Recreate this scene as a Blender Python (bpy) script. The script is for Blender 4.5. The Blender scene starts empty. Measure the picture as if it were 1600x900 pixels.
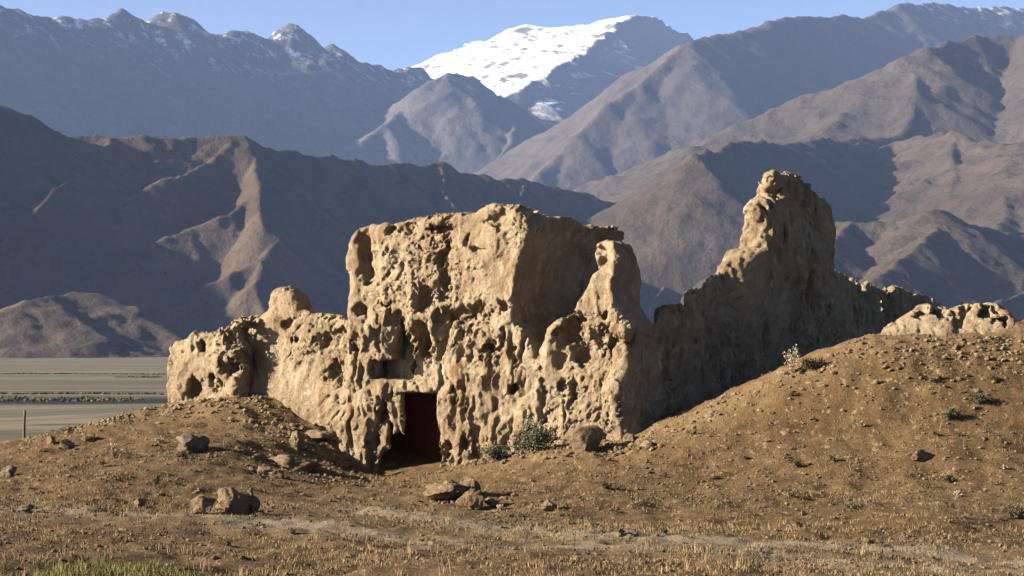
import bpy, math, random, time
import numpy as np
from mathutils import Vector
T0 = time.time()
random.seed(7)
scene = bpy.context.scene
col = scene.collection

# ------------------------------------------------------------------ camera
EZ = 3.42
F = 3000.0                                   # focal length in photograph pixels
PITCH = math.atan((530 - 450) / F)
cam_d = bpy.data.cameras.new("camera")
cam_d.sensor_width = 36
cam_d.lens = 36 * F / 1600
cam_d.clip_start = 0.5
cam_d.clip_end = 60000
cam = bpy.data.objects.new("camera", cam_d)
col.objects.link(cam)
cam.location = (0, 0, EZ)
cam.rotation_euler = (math.pi / 2 + PITCH, 0, 0)
scene.camera = cam

# ------------------------------------------------------------------ sky and sun
SUN_EL = math.radians(20)
SUN_AZ = math.radians(11)                    # the sun stands left of the camera, this far towards the viewer
S = Vector((-math.cos(SUN_AZ) * math.cos(SUN_EL), -math.sin(SUN_AZ) * math.cos(SUN_EL), math.sin(SUN_EL)))
world = bpy.data.worlds.new("World")
scene.world = world
world.use_nodes = True
wn = world.node_tree.nodes
sky = wn.new('ShaderNodeTexSky')
sky.sky_type = 'NISHITA'
sky.sun_disc = False
sky.sun_elevation = SUN_EL
sky.sun_rotation = math.atan2(S.x, S.y)
sky.altitude = 1500
sky.air_density = 0.42
sky.dust_density = 2.0
sky.ozone_density = 0.3
wn['Background'].inputs['Strength'].default_value = 0.05
world.node_tree.links.new(sky.outputs[0], wn['Background'].inputs['Color'])
sun_d = bpy.data.lights.new("sun", 'SUN')
sun_d.energy = 5.0
sun_d.angle = math.radians(0.5)
sun_d.color = (1.0, 0.88, 0.72)
sun = bpy.data.objects.new("sun", sun_d)
col.objects.link(sun)
sun.rotation_euler = (-S).to_track_quat('-Z', 'Y').to_euler()
sun.location = (-40, -20, 60)
scene.view_settings.view_transform = 'Standard'
scene.view_settings.look = 'None'
scene.view_settings.exposure = 2.1
scene.view_settings.gamma = 1
scene.cycles.volume_bounces = 0
scene.cycles.max_bounces = 6
scene.cycles.diffuse_bounces = 1

# ------------------------------------------------------------------ helpers
ct, st = math.cos(PITCH), math.sin(PITCH)
def at(px, py, Y):
    """point of the place seen at photograph pixel (px, py) at distance Y"""
    a = (px - 800) / F; b = (450 - py) / F
    d = (a, ct - b * st, st + b * ct)
    k = Y / d[1]
    return (d[0] * k, Y, EZ + d[2] * k)

rng = np.random.default_rng(11)
TAB = rng.random((64, 64, 64)).astype(np.float32) * 2 - 1
TAB2 = rng.random((256, 256)).astype(np.float32) * 2 - 1
def _s(f): return f * f * f * (f * (f * 6 - 15) + 10)
def noise3(x, y, z):
    xi = np.floor(x).astype(np.int32); yi = np.floor(y).astype(np.int32); zi = np.floor(z).astype(np.int32)
    fx = _s((x - xi).astype(np.float32)); fy = _s((y - yi).astype(np.float32)); fz = _s((z - zi).astype(np.float32))
    x0 = xi & 63; x1 = (xi + 1) & 63; y0 = yi & 63; y1 = (yi + 1) & 63; z0 = zi & 63; z1 = (zi + 1) & 63
    a = TAB[x0, y0, z0] * (1 - fx) + TAB[x1, y0, z0] * fx
    b = TAB[x0, y1, z0] * (1 - fx) + TAB[x1, y1, z0] * fx
    c = TAB[x0, y0, z1] * (1 - fx) + TAB[x1, y0, z1] * fx
    d = TAB[x0, y1, z1] * (1 - fx) + TAB[x1, y1, z1] * fx
    return (a * (1 - fy) + b * fy) * (1 - fz) + (c * (1 - fy) + d * fy) * fz
def noise2(x, y):
    xi = np.floor(x).astype(np.int64); yi = np.floor(y).astype(np.int64)
    fx = _s(x - xi); fy = _s(y - yi)
    x0 = xi & 255; x1 = (xi + 1) & 255; y0 = yi & 255; y1 = (yi + 1) & 255
    return (TAB2[x0, y0] * (1 - fx) + TAB2[x1, y0] * fx) * (1 - fy) + (TAB2[x0, y1] * (1 - fx) + TAB2[x1, y1] * fx) * fy
def fbm2(x, y, o=4, ridged=False):
    r = 0; a = 1.0; t = 0
    for k in range(o):
        xr = x * .8 - y * .6 + 17.3 * k; yr = x * .6 + y * .8 + 5.1 * k
        n = noise2(xr, yr)
        if ridged: n = 1 - 2 * np.abs(n)
        r = r + a * n; t += a; a *= .5; x = xr * 2.03; y = yr * 2.03
    return r / t
def sstep(a, b, x):
    t = np.clip((x - a) / (b - a), 0, 1); return t * t * (3 - 2 * t)

def mesh_np(name, V, Q, tris=False, smooth=True):
    m = bpy.data.meshes.new(name)
    V = np.ascontiguousarray(V, dtype=np.float32); Q = np.ascontiguousarray(Q, dtype=np.int32)
    n = Q.shape[1]
    m.vertices.add(len(V)); m.vertices.foreach_set('co', V.ravel())
    m.loops.add(Q.size); m.loops.foreach_set('vertex_index', Q.ravel())
    m.polygons.add(len(Q))
    m.polygons.foreach_set('loop_start', np.arange(0, Q.size, n, dtype=np.int32))
    m.polygons.foreach_set('use_smooth', np.full(len(Q), smooth, dtype=bool))
    m.update(calc_edges=True)
    return m
def link(name, mesh, mat=None, parent=None, label=None, cat=None, group=None, kind=None, loc=None):
    o = bpy.data.objects.new(name, mesh); col.objects.link(o)
    if mat and mesh and not len(mesh.materials): mesh.materials.append(mat)
    if parent: o.parent = parent
    if label: o['label'] = label
    if cat: o['category'] = cat
    if group: o['group'] = group
    if kind: o['kind'] = kind
    if loc is not None: o.location = loc
    return o
def attr(mesh, name, arr):
    a = mesh.attributes.new(name, 'FLOAT', 'POINT'); a.data.foreach_set('value', np.ascontiguousarray(arr, dtype=np.float32).ravel())

# ------------------------------------------------------------------ node helpers
class NT:
    def __init__(s, name, rough=0.95):
        s.m = bpy.data.materials.new(name); s.m.use_nodes = True
        s.n = s.m.node_tree.nodes; s.l = s.m.node_tree.links
        s.b = s.n['Principled BSDF']; s.b.inputs['Roughness'].default_value = rough
        s.b.inputs['Specular IOR Level'].default_value = 0.15
    def put(s, sock, v):
        if isinstance(v, bpy.types.NodeSocket): s.l.new(v, sock)
        elif isinstance(v, tuple) and len(v) == 3 and sock.type == 'RGBA': sock.default_value = (*v, 1)
        else: sock.default_value = v
    def pos(s): return s.n.new('ShaderNodeNewGeometry').outputs['Position']
    def objco(s): return s.n.new('ShaderNodeTexCoord').outputs['Object']
    def normal(s): return s.n.new('ShaderNodeNewGeometry').outputs['Normal']
    def attr(s, name):
        a = s.n.new('ShaderNodeAttribute'); a.attribute_name = name; return a.outputs['Fac']
    def map(s, v, scale=(1, 1, 1), loc=(0, 0, 0), rot=(0, 0, 0)):
        n = s.n.new('ShaderNodeMapping'); s.l.new(v, n.inputs['Vector'])
        n.inputs['Scale'].default_value = scale; n.inputs['Location'].default_value = loc; n.inputs['Rotation'].default_value = rot
        return n.outputs[0]
    def noise(s, v, scale, detail=4, rough=.55, dist=0):
        n = s.n.new('ShaderNodeTexNoise'); s.l.new(v, n.inputs['Vector'])
        n.inputs['Scale'].default_value = scale; n.inputs['Detail'].default_value = detail
        n.inputs['Roughness'].default_value = rough; n.inputs['Distortion'].default_value = dist
        return n.outputs['Fac']
    def vor(s, v, scale, feature='F1'):
        n = s.n.new('ShaderNodeTexVoronoi'); s.l.new(v, n.inputs['Vector']); n.feature = feature
        n.inputs['Scale'].default_value = scale; return n.outputs['Distance']
    def ramp(s, v, a, b, lo=0, hi=1):
        n = s.n.new('ShaderNodeMapRange'); s.put(n.inputs[0], v); n.interpolation_type = 'SMOOTHSTEP'
        n.inputs[1].default_value = a; n.inputs[2].default_value = b; n.inputs[3].default_value = lo; n.inputs[4].default_value = hi
        return n.outputs[0]
    def math(s, op, a, b=0.0):
        n = s.n.new('ShaderNodeMath'); n.operation = op; s.put(n.inputs[0], a); s.put(n.inputs[1], b); return n.outputs[0]
    def sep(s, v):
        n = s.n.new('ShaderNodeSeparateXYZ'); s.l.new(v, n.inputs[0]); return n.outputs
    def mix(s, f, a, b, mode='MIX'):
        n = s.n.new('ShaderNodeMix'); n.data_type = 'RGBA'; n.blend_type = mode
        s.put(n.inputs[0], f); s.put(n.inputs[6], a); s.put(n.inputs[7], b); return n.outputs[2]
    def bump(s, h, strength, dist, prev=None):
        n = s.n.new('ShaderNodeBump'); s.l.new(h, n.inputs['Height'])
        n.inputs['Strength'].default_value = strength; n.inputs['Distance'].default_value = dist
        if prev: s.l.new(prev, n.inputs['Normal'])
        return n.outputs[0]
    def out(s, color, normal=None):
        s.put(s.b.inputs['Base Color'], color)
        if normal: s.l.new(normal, s.b.inputs['Normal'])
        return s.m

def mat_mud(name, tint=(1, 1, 1)):
    t = NT(name); p = t.pos()
    a = t.noise(p, 0.7, 5); b = t.noise(p, 3.5, 6, .65); c = t.noise(p, 14, 4, .6)
    k = lambda r, g, bb: (r * 1.14 * tint[0], g * 1.18 * tint[1], bb * 1.24 * tint[2])
    colr = t.mix(t.ramp(a, .38, .62), k(.38, .285, .175), k(.29, .205, .12))
    colr = t.mix(t.ramp(b, .5, .72), colr, k(.48, .385, .26))
    colr = t.mix(t.ramp(t.noise(t.map(p, (1, 1, .45), (9, 3, 1)), 1.6, 5, .6), .56, .72), colr, k(.23, .135, .07))
    colr = t.mix(t.ramp(c, .56, .75), colr, k(.20/1.2, .13/1.2, .075/1.2))
    zz = t.math('ADD', t.sep(p)[2], t.math('MULTIPLY', t.noise(p, 1.3, 5, .7), 2.2))
    colr = t.mix(t.ramp(zz, 1.3, 2.9, .55, 0), colr, k(.25, .165, .095))                 # splashed earth near the foot
    colr = t.mix(t.ramp(t.noise(t.map(p, (1, 1, .22), (3, 0, 7)), 4.5, 4, .65), .58, .7, 0, .7), colr, k(.52, .42, .29))   # pale rain streaks
    n = t.bump(t.noise(t.map(p, (1, 1, .7)), 7, 9, .8), 1.0, .17)
    n = t.bump(t.vor(t.map(p, (1, 1, .8)), 15), .8, .07, n)
    n = t.bump(t.noise(p, 18, 5, .8), 1.0, .10, n)
    n = t.bump(t.noise(p, 34, 4, .7), 1.0, .05, n)
    return t.out(colr, n)

def mat_ground():
    t = NT("ground_soil"); p = t.pos(); s_ = t.sep(p)
    a = t.noise(t.map(p, (1, 1, 1)), .22, 5, .6); b = t.noise(p, 1.6, 6, .65); c = t.noise(p, 9, 5, .7)
    colr = t.mix(t.ramp(a, .35, .65), (0.077, 0.046, 0.019), (0.095, 0.059, 0.028))
    colr = t.mix(t.ramp(b, .48, .68), colr, (0.118, 0.076, 0.032))
    colr = t.mix(t.ramp(t.noise(t.map(p, (1, .5, 1), (4, 7, 0)), .9, 6, .7), .54, .68), colr, (0.052, 0.029, 0.012))
    colr = t.mix(t.ramp(c, .57, .73), colr, (0.037, 0.022, 0.010))
    colr = t.mix(t.ramp(t.noise(p, 23, 3, .7), .6, .75), colr, (0.151, 0.108, 0.059))
    colr = t.mix(t.math('MULTIPLY', t.attr('bare'), t.ramp(b, .3, .6, .35, .9)), colr, (0.151, 0.100, 0.049))
    tr = t.math('MULTIPLY', t.attr('track'), t.ramp(t.noise(t.map(p, (.35, 1.6, 1)), 2.2, 5, .65), .25, .5))
    colr = t.mix(tr, colr, (.175, .14, .095))
    colr = t.mix(t.ramp(t.noise(t.map(p, (1.3, .6, 1), (2, 8, 3), (0, 0, .35)), 2.9, 6, .75), .54, .64, 0, .75), colr, (.085, .058, .035))
    colr = t.mix(t.ramp(t.noise(t.map(p, (1.2, .6, 1), (12, 1, 3), (0, 0, .35)), 4.3, 5, .75), .57, .66, 0, .7), colr, (.27, .20, .125))
    gr = t.math('MULTIPLY', t.attr('green'), t.ramp(b, .35, .6))
    colr = t.mix(gr, colr, (0.037, 0.038, 0.010))
    # the valley plain: fields and pasture in long strips
    yv = t.math('ADD', s_[1], t.math('MULTIPLY', t.noise(t.map(p, (.002, .004, 0)), 1.0, 4), 260))
    cmb = t.n.new('ShaderNodeCombineXYZ'); t.l.new(yv, cmb.inputs[0])
    st1 = t.noise(cmb.outputs[0], .0085, 5, .75); st2 = t.noise(cmb.outputs[0], .021, 3, .7)
    pl = t.mix(t.ramp(st1, .45, .55), (.075, .068, .045), (.135, .112, .073))
    pl = t.mix(t.ramp(st2, .54, .60), pl, (.05, .05, .034))
    pl = t.mix(t.ramp(t.noise(t.map(p, (.25, 1, 1)), .016, 5, .7), .52, .62), pl, (.10, .07, .047))
    pl = t.mix(t.ramp(t.noise(t.map(p, (.3, 1.6, 1), (40, 9, 0)), .03, 4, .7), .56, .66), pl, (.155, .14, .09))
    pl = t.mix(t.attr('dark_band'), pl, (0.009, 0.010, 0.006))
    colr = t.mix(t.ramp(s_[1], 110, 240), colr, pl)
    fin = t.ramp(s_[1], 60, 200, 1, 0)
    n1 = t.bump(t.noise(p, 5, 7, .7), .9, .10)
    n2 = t.bump(t.noise(p, 26, 4, .65), .9, .03, n1)
    return t.out(colr, n2)

def mat_mountain(name, c1, c2, c3, sc=1.0, snow=None, rel=1.0):
    """snow = (height where it starts, height where it is full, amount of bare rock)"""
    t = NT(name); p = t.pos(); nz = t.sep(t.normal())[2]; z = t.sep(p)[2]
    a = t.noise(p, .0018 * sc, 6, .6); b = t.noise(t.map(p, (1, 1, .35)), .009 * sc, 7, .68); c = t.noise(p, .045 * sc, 4, .7)
    colr = t.mix(t.ramp(a, .38, .62), c1, c2)
    colr = t.mix(t.ramp(b, .46, .68), colr, c3)
    colr = t.mix(t.ramp(c, .55, .7), colr, tuple(v * .6 for v in c1))
    n = t.bump(t.noise(p, .012 * sc, 8, .68), .9, 26 * rel / sc)
    n = t.bump(t.noise(t.map(p, (1, 1, .5)), .06 * sc, 6, .7), .8, 7 * rel / sc, n)
    if snow:
        zz = t.math('ADD', z, t.math('MULTIPLY', t.math('SUBTRACT', t.noise(p, .0035, 7, .72), .5), snow[3]))
        m = t.ramp(zz, snow[0], snow[1])
        m = t.math('MULTIPLY', m, t.ramp(nz, snow[2], snow[2] + .1))
        m = t.math('MULTIPLY', m, t.ramp(t.noise(t.map(p, (1, 1, .5), (0, 0, 0)), .011, 6, .7), snow[4], snow[4] + .14))
        colr = t.mix(m, colr, (.66, .68, .72))
    return t.out(colr, n)

# ------------------------------------------------------------------ ground: control points seen in the photograph, smooth surface through them
CP = [at(*q) for q in [
    (0, 900, 27.5), (400, 900, 27.5), (800, 900, 27.5), (1200, 900, 27.5), (1600, 900, 27.5),
    (0, 830, 34), (400, 835, 34), (800, 840, 33.5), (1200, 845, 33.3), (1600, 850, 33),
    (0, 780, 40), (400, 782, 41), (800, 788, 40), (1150, 790, 39), (1600, 765, 39.5),
    (640, 738, 50), (600, 745, 49.6), (590, 764, 46), (720, 730, 48.2), (545, 724, 50.7), (570, 743, 50.5), (524, 700, 51.0), (500, 674, 51.8), (470, 642, 52.8),
    (420, 618, 53.4), (350, 620, 53.6), (450, 694, 50.0), (400, 672, 51), (480, 706, 50.0), (540, 738, 49.2), (500, 726, 48.6), (440, 730, 47.2), (250, 632, 54.3), (200, 646, 54.3), (150, 661, 54.3), (100, 674, 54.3), (50, 686, 54.3), (0, 690, 54.3), (-60, 698, 54.3), (0, 700, 59), (100, 690, 59), (200, 664, 59),
    (300, 656, 51.4), (200, 702, 48), (0, 742, 46), (400, 715, 47), (300, 740, 44),
    (860, 700, 47.2), (985, 692, 46.5), (900, 742, 44), (1100, 750, 42.5),
    (1050, 664, 46.5), (1150, 614, 46.9), (1240, 574, 47.1), (1380, 527, 47.5), (1480, 522, 47.7), (1600, 512, 47.9), (1750, 500, 48),
    (1250, 660, 44.8), (1400, 620, 45), (1600, 600, 45), (1300, 740, 42), (1500, 700, 42.6), (1700, 700, 42.5),
]]
CP += [(0, 0, 1.72), (-8, 2, 1.7), (8, 2, 1.7), (0, 12, 1.1), (-8, 14, 1.0), (9, 14, 1.0), (-14, 30, .2), (15, 30, .2), (-30, 30, 0), (32, 30, 1.0),
       (-26, 55, -.8), (-18, 66, -.9), (-9, 62, .7), (-12, 72, -2.5), (0, 56, 1.0), (0, 66, .6), (4, 54, 1.2),
       (6, 50.5, 1.6), (9, 51, 2.2), (12, 52, 2.9), (15, 52, 3.5), (10, 58, 1.8), (14, 62, 2.2), (20, 60, 3), (0, 80, -2), (18, 80, 0), (28, 50, 4.2), (28, 70, 2)]
CP = np.array(CP)
def tps_fit(P, lam=1e-3):
    n = len(P); xy = P[:, :2]
    d = np.linalg.norm(xy[:, None] - xy[None], axis=2)
    K = np.where(d > 0, d * d * np.log(d + 1e-12), 0) + lam * np.eye(n)
    A = np.zeros((n + 3, n + 3)); A[:n, :n] = K; A[:n, n] = 1; A[:n, n + 1:] = xy; A[n, :n] = 1; A[n + 1:, :n] = xy.T
    return np.linalg.solve(A, np.concatenate([P[:, 2], np.zeros(3)]))
TW = tps_fit(CP, .02)
def tps(x, y):
    r = TW[-3] + TW[-2] * x + TW[-1] * y
    for i in range(len(CP)):
        d2 = (x - CP[i, 0]) ** 2 + (y - CP[i, 1]) ** 2
        r = r + TW[i] * .5 * d2 * np.log(d2 + 1e-12)
    return r
PLAIN = -22.0
def ground_z(x, y, detail=True):
    x = np.asarray(x, float); y = np.asarray(y, float)
    xc = np.clip(x, -30, 32); yc = np.clip(y, -2, 82)
    h = tps(xc, yc)
    out = np.sqrt(((x - xc) / 1.0) ** 2 + ((y - yc) / 1.0) ** 2)
    lim = sstep(0, 150, out)
    pl = PLAIN + 1.6 * fbm2(x * .004, y * .006, 3)
    # a low river terrace on the plain
    pl = pl + 3.5 * sstep(-60, 30, (x + 110) + 0.25 * (y - 560)) * np.exp(-((y - 600) / 90.) ** 2)
    h = h * (1 - lim) + pl * lim
    if detail:
        near = 1 - sstep(0, 60, out)
        h = h + near * (.14 * fbm2(x * .45, y * .45, 3) + .085 * fbm2(x * 1.9 + 9, y * 1.9, 4)
                        + .06 * np.maximum(0, fbm2(x * 4.3 + 3, y * 4.3, 3)) - .0)
        # rills running down the right hand slope
        rs = sstep(1.5, 3, h) * near
        h = h + rs * .05 * fbm2(x * 2.6 - y * .6, y * .5 + x * .1, 3, True)
    return h
def axis(a, b, step, lo, hi, g=1.09):
    c = list(np.arange(a, b, step)); s_ = step; v = a; left = []
    while v > lo: s_ *= g; v -= s_; left.append(max(v, lo))
    s_ = step; v = c[-1]; right = []
    while v < hi: s_ *= g; v += s_; right.append(min(v, hi))
    return np.array(left[::-1] + c + right)
def dist_poly(x, y, pts):
    r = np.full(np.shape(x), 1e9)
    for (ax, ay), (bx, by) in zip(pts[:-1], pts[1:]):
        dx, dy = bx - ax, by - ay; t = np.clip(((x - ax) * dx + (y - ay) * dy) / (dx * dx + dy * dy), 0, 1)
        r = np.minimum(r, np.hypot(x - ax - t * dx, y - ay - t * dy))
    return r
def gridmesh(name, X, Y, Z):
    ny, nx = X.shape
    idx = np.arange(nx * ny).reshape(ny, nx)
    Q = np.stack([idx[:-1, :-1], idx[:-1, 1:], idx[1:, 1:], idx[1:, :-1]], -1).reshape(-1, 4)
    return mesh_np(name, np.stack([X, Y, Z], -1).reshape(-1, 3), Q)
def g2(px, py, Y):
    q = at(px, py, Y); return (q[0], q[1])
gx = axis(-13.5, 15.5, .11, -8500, 8500, 1.10)
gy = np.concatenate([np.linspace(-700, 0, 12)[:-1], np.linspace(0, 24, 60)[:-1], axis(24, 62, .105, 24, 18500, 1.035)])
gy = np.unique(gy)
X, Y = np.meshgrid(gx, gy)
Z = ground_z(X, Y)
gm = gridmesh("ground", X, Y, Z)
tr = dist_poly(X, Y, [g2(-200, 800, 38), g2(330, 812, 36.6), g2(560, 832, 34.5), g2(700, 853, 32.5), g2(1000, 860, 32), g2(1300, 880, 29.8), g2(1800, 905, 28)])
tr2 = dist_poly(X, Y, [g2(560, 790, 39.5), g2(800, 825, 35.2), g2(1000, 846, 33.2), g2(1300, 855, 32.3), g2(1700, 880, 30)])
trk = np.maximum(np.exp(-(tr / .42) ** 2), np.exp(-(tr2 / .42) ** 2)) + .35 * np.exp(-(np.minimum(tr, tr2) / 1.3) ** 2)
attr(gm, 'track', np.clip(trk, 0, 1))
bare = np.exp(-(dist_poly(X, Y, [g2(0, 684, 54.5), g2(100, 668, 54.2), g2(230, 640, 54), g2(400, 640, 51.5), g2(500, 690, 50)]) / 1.6) ** 2)
bare = np.maximum(bare, np.exp(-(dist_poly(X, Y, [g2(985, 695, 46.2), g2(1150, 620, 46.6), g2(1380, 530, 47.2), g2(1600, 520, 47.6)]) / .9) ** 2))
bare = np.maximum(bare, .8 * np.exp(-(dist_poly(X, Y, [g2(700, 740, 47), g2(850, 715, 46.3), g2(985, 700, 45.9)]) / .9) ** 2))
attr(gm, 'bare', bare)
gq = at(160, 895, 27.8)
attr(gm, 'green', np.exp(-(((X - gq[0]) / 1.3) ** 2 + ((Y - gq[1]) / 1.6) ** 2)))
dark_mask = sstep(0, 25, 60 - np.abs(Y - 800) + 14 * fbm2(X * .01, Y * .01, 3)) * sstep(-10, 20, -(X + 125) - .0 * Y)  # near-black band across the plain at the left, ragged edges
attr(gm, 'dark_band', dark_mask)
link("ground", gm, mat_ground(), kind='structure', label='brown dry hillside and track with the flat valley plain beyond')
print("ground", len(gm.polygons), round(time.time() - T0, 1))

# ------------------------------------------------------------------ mountains: crests and spurs as tents, eroded by noise
def tents(X, Y, lines):
    H = np.full(X.shape, -1e9)
    for L in lines:
        pts = np.array([at(*q) for q in L['p']]); sl, sr = L.get('s', (.7, .7))     # slope on the left / right hand when walking the line
        pen = 0
        for cap, e0, e1 in ((L.get('cap', 0), pts[-2], pts[-1]), (L.get('capstart', 0), pts[1], pts[0])):
            if cap:                                   # this crest ends here: nothing beyond its end
                v = (e1 - e0)[:2] / np.linalg.norm((e1 - e0)[:2])
                pen = pen + cap * np.maximum(0, (X - e1[0]) * v[0] + (Y - e1[1]) * v[1])
        if L.get('clip'):                                 # the basin ends at this spur
            c0_, c1_ = (np.array(at(*q_)) for q_ in L['clip']); v = (c1_ - c0_)[:2] / np.linalg.norm((c1_ - c0_)[:2])
            pen = pen + 2.5 * np.maximum(0, v[0] * (Y - c0_[1]) - v[1] * (X - c0_[0]))
        for a, b in zip(pts[:-1], pts[1:]):
            dx, dy = b[0] - a[0], b[1] - a[1]; q = dx * dx + dy * dy
            traw = ((X - a[0]) * dx + (Y - a[1]) * dy) / q; t = np.clip(traw, 0, 1)
            ex, ey = X - a[0] - t * dx, Y - a[1] - t * dy
            d = np.hypot(ex, ey); side = (dx * ey - dy * ex) / math.sqrt(q)
            k = .5 + .5 * np.clip(side / (d + 1e-6) , -1, 1)
            H = np.maximum(H, a[2] + t * (b[2] - a[2]) - d * (sl * k + sr * (1 - k)) - pen)
    return H
def range_mesh(name, x0, x1, y0, y1, cell, lines, wscale, wamp, amps, floor, mat, label, seed=0, smooth=0):
    xs = np.arange(x0, x1 + cell, cell); ys = np.arange(y0, y1 + cell, cell)
    X, Y = np.meshgrid(xs, ys)
    wx = wamp * fbm2(X / wscale + seed, Y / wscale, 4); wy = wamp * fbm2(X / wscale, Y / wscale + 40 + seed, 4)
    H = tents(X + wx, Y + wy, lines)
    for sc, am, rid in amps:
        H = H + am * fbm2(X / sc + seed * 3, Y / sc + 7, 5, rid) - (am * .35 if rid else 0)
    e = np.minimum(np.minimum(X - x0, x1 - X), np.minimum(Y - y0, y1 - Y))
    H = np.maximum(H, floor if not callable(floor) else floor(X, Y))
    H = np.where(e < cell * 2, PLAIN - 1.5, H)
    ny, nx = X.shape; idx = np.arange(ny * nx).reshape(ny, nx)
    Q = np.stack([idx[:-1, :-1], idx[:-1, 1:], idx[1:, 1:], idx[1:, :-1]], -1).reshape(-1, 4)
    Q = Q[(H.ravel()[Q] > PLAIN - .9).any(1)]
    used = np.unique(Q); re_ = np.zeros(ny * nx, dtype=np.int64); re_[used] = np.arange(len(used))
    m = mesh_np(name, np.stack([X, Y, H], -1).reshape(-1, 3)[used], re_[Q])
    o = link(name, m, mat, kind='structure', label=label)
    print(name, len(m.polygons), round(time.time() - T0, 1))
    return o
def nY(y): return 3050 + (553 - y) / 340 * 950
def P(*pts, f=nY): return [(x, y, f(y)) for x, y in pts]
brown = ((.15, .10, .065), (.20, .145, .095), (.125, .095, .065))
m_near = mat_mountain("near_range_rock", (0.060, 0.042, 0.028), (0.085, 0.062, 0.042), (0.046, 0.034, 0.023), 1.6)
MAIN = [
    dict(p=[(-900, 60, 3000), (-500, 100, 3360), (-150, 140, 3640), (0, 160, 3760), (60, 180, 3800), (100, 205, 3825), (170, 212, 3870), (240, 214, 3910), (300, 214, 3950), (385, 213, 4000)], s=(.9, .86)),
    dict(p=[(385, 213, 4000), (410, 225, 4050), (470, 236, 4150), (520, 246, 4240), (600, 253, 4380), (650, 259, 4460), (690, 251, 4540), (720, 266, 4590), (780, 277, 4680), (820, 281, 4740), (870, 293, 4810), (950, 311, 4930), (1000, 326, 5010), (1100, 337, 5150), (1160, 352, 5230), (1210, 378, 5300), (1260, 420, 5380), (1320, 460, 5440)], s=(.6, .78)),
]
def spur(pts, s, proud, head=True):
    """a spur standing proud of the main flank; pts are where its crest is seen"""
    out = []
    for i, (px, py) in enumerate(pts):
        ys = np.arange(2300, 4900, 8.0); q = np.array([at(px, py, v) for v in ys])
        gap = q[:, 2] - tents(q[:, 0], q[:, 1], MAIN)
        hit = np.nonzero(gap < 0)[0]
        y0 = float(ys[hit[0]] if len(hit) else ys[gap.argmin()])
        k = min(1.0, (i + (0 if head else 2)) / 2.5)
        out.append((px, py, y0 - proud * k))
    return dict(p=out, s=s)
near_lines = MAIN + [
    spur([(170, 212), (150, 240), (120, 270), (90, 292), (60, 330)], (.9, .9), 90),
    spur([(385, 214), (300, 262), (230, 290), (160, 315), (100, 345), (65, 365), (20, 410)], (.9, 1.1), 100),
    spur([(410, 226), (402, 260), (405, 290), (360, 330), (295, 360), (230, 385), (190, 402), (140, 440)], (.9, 1.1), 130),
    spur([(205, 400), (215, 440), (240, 455), (285, 478), (330, 520)], (.75, .7), 190, False),
    spur([(405, 290), (415, 345), (442, 372), (400, 405), (350, 428), (300, 450), (250, 500)], (.85, .9), 170, False),
    spur([(400, 405), (392, 440), (405, 480), (430, 530)], (.8, .8), 210, False),
    spur([(-40, 500), (20, 478), (70, 460), (120, 445), (170, 462), (210, 490), (250, 520), (300, 548)], (.42, .42), 560, False),
    spur([(-120, 440), (0, 485), (40, 520)], (.5, .45), 340, False),
    dict(p=[(690, 251, 4540), (680, 290, 4380), (700, 320, 4250)], s=(.78, 1.6)),
    dict(p=[(820, 281, 4740), (800, 320, 4520), (740, 380, 4250)], s=(.78, 1.8)),
    dict(p=[(1000, 326, 5010), (1040, 392, 4600), (1030, 450, 4300), (1000, 500, 4050)], s=(.78, 1.2)),
]
range_mesh("brown_hills", -1700, 1350, 2450, 5650, 6.0, near_lines, 260, 22, [(300, 10, True), (110, 9, True), (40, 3, True)], PLAIN - 1, m_near, 'dark brown eroded range with lit spurs rising from the valley plain', 3)

m_r = mat_mountain("right_hills_rock", (0.052, 0.038, 0.026), (0.066, 0.050, 0.034), (0.040, 0.031, 0.023), 1.3)
right_lines = [
    dict(p=[(1080, 238, 4700), (1150, 225, 4950), (1230, 215, 5300), (1330, 220, 5750), (1400, 222, 6100)], s=(.6, .78)),
    dict(p=[(1230, 215, 5300), (1150, 262, 4900), (1060, 320, 4700), (980, 400, 4500)], s=(.75, .6)),
    dict(p=[(1340, 221, 6500), (1420, 214, 6100), (1500, 207, 5700), (1540, 222, 5500), (1600, 212, 5300), (1750, 200, 4900), (2000, 190, 4500)], s=(.6, .42)),
    dict(p=[(1500, 207, 5700), (1480, 260, 5200), (1500, 320, 4700)], s=(.6, .5)),
    dict(p=[(1600, 212, 5300), (1580, 280, 4800), (1560, 350, 4300)], s=(.6, .5)),
]
range_mesh("right_hills", -200, 2900, 4300, 6900, 9, right_lines, 300, 28, [(260, 26, True), (80, 7, True)], lambda X, Y: 60 + (Y - 4300) * .05, m_r, 'grey brown hills with a broad shaded flank behind the pinnacle', 8)
foot_lines = [
    dict(p=[(1250, 352, 4000), (1320, 345, 3950), (1380, 340, 3950), (1450, 325, 3900), (1475, 335, 3950), (1530, 358, 4050), (1600, 372, 4200), (1800, 350, 4400)], s=(.5, .62)),
    dict(p=[(1320, 345, 3950), (1300, 390, 3700), (1260, 440, 3500), (1230, 480, 3400)], s=(.75, .5)),
    dict(p=[(1475, 333, 3950), (1440, 385, 3650), (1390, 420, 3500), (1350, 445, 3400), (1290, 490, 3250)], s=(.78, .5)),
    dict(p=[(1600, 372, 4200), (1560, 400, 3900), (1530, 435, 3700), (1480, 465, 3500), (1430, 500, 3350)], s=(.78, .5)),
    dict(p=[(1750, 380, 4000), (1650, 430, 3700), (1560, 470, 3450), (1500, 500, 3300)], s=(.78, .5)),
]
range_mesh("foothills", 350, 1900, 3050, 4600, 5.2, foot_lines, 180, 18, [(160, 12, True), (50, 4, True)], PLAIN - 1, m_r, 'low tan foothills with triangular shaded gullies right of the pinnacle', 5)

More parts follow.
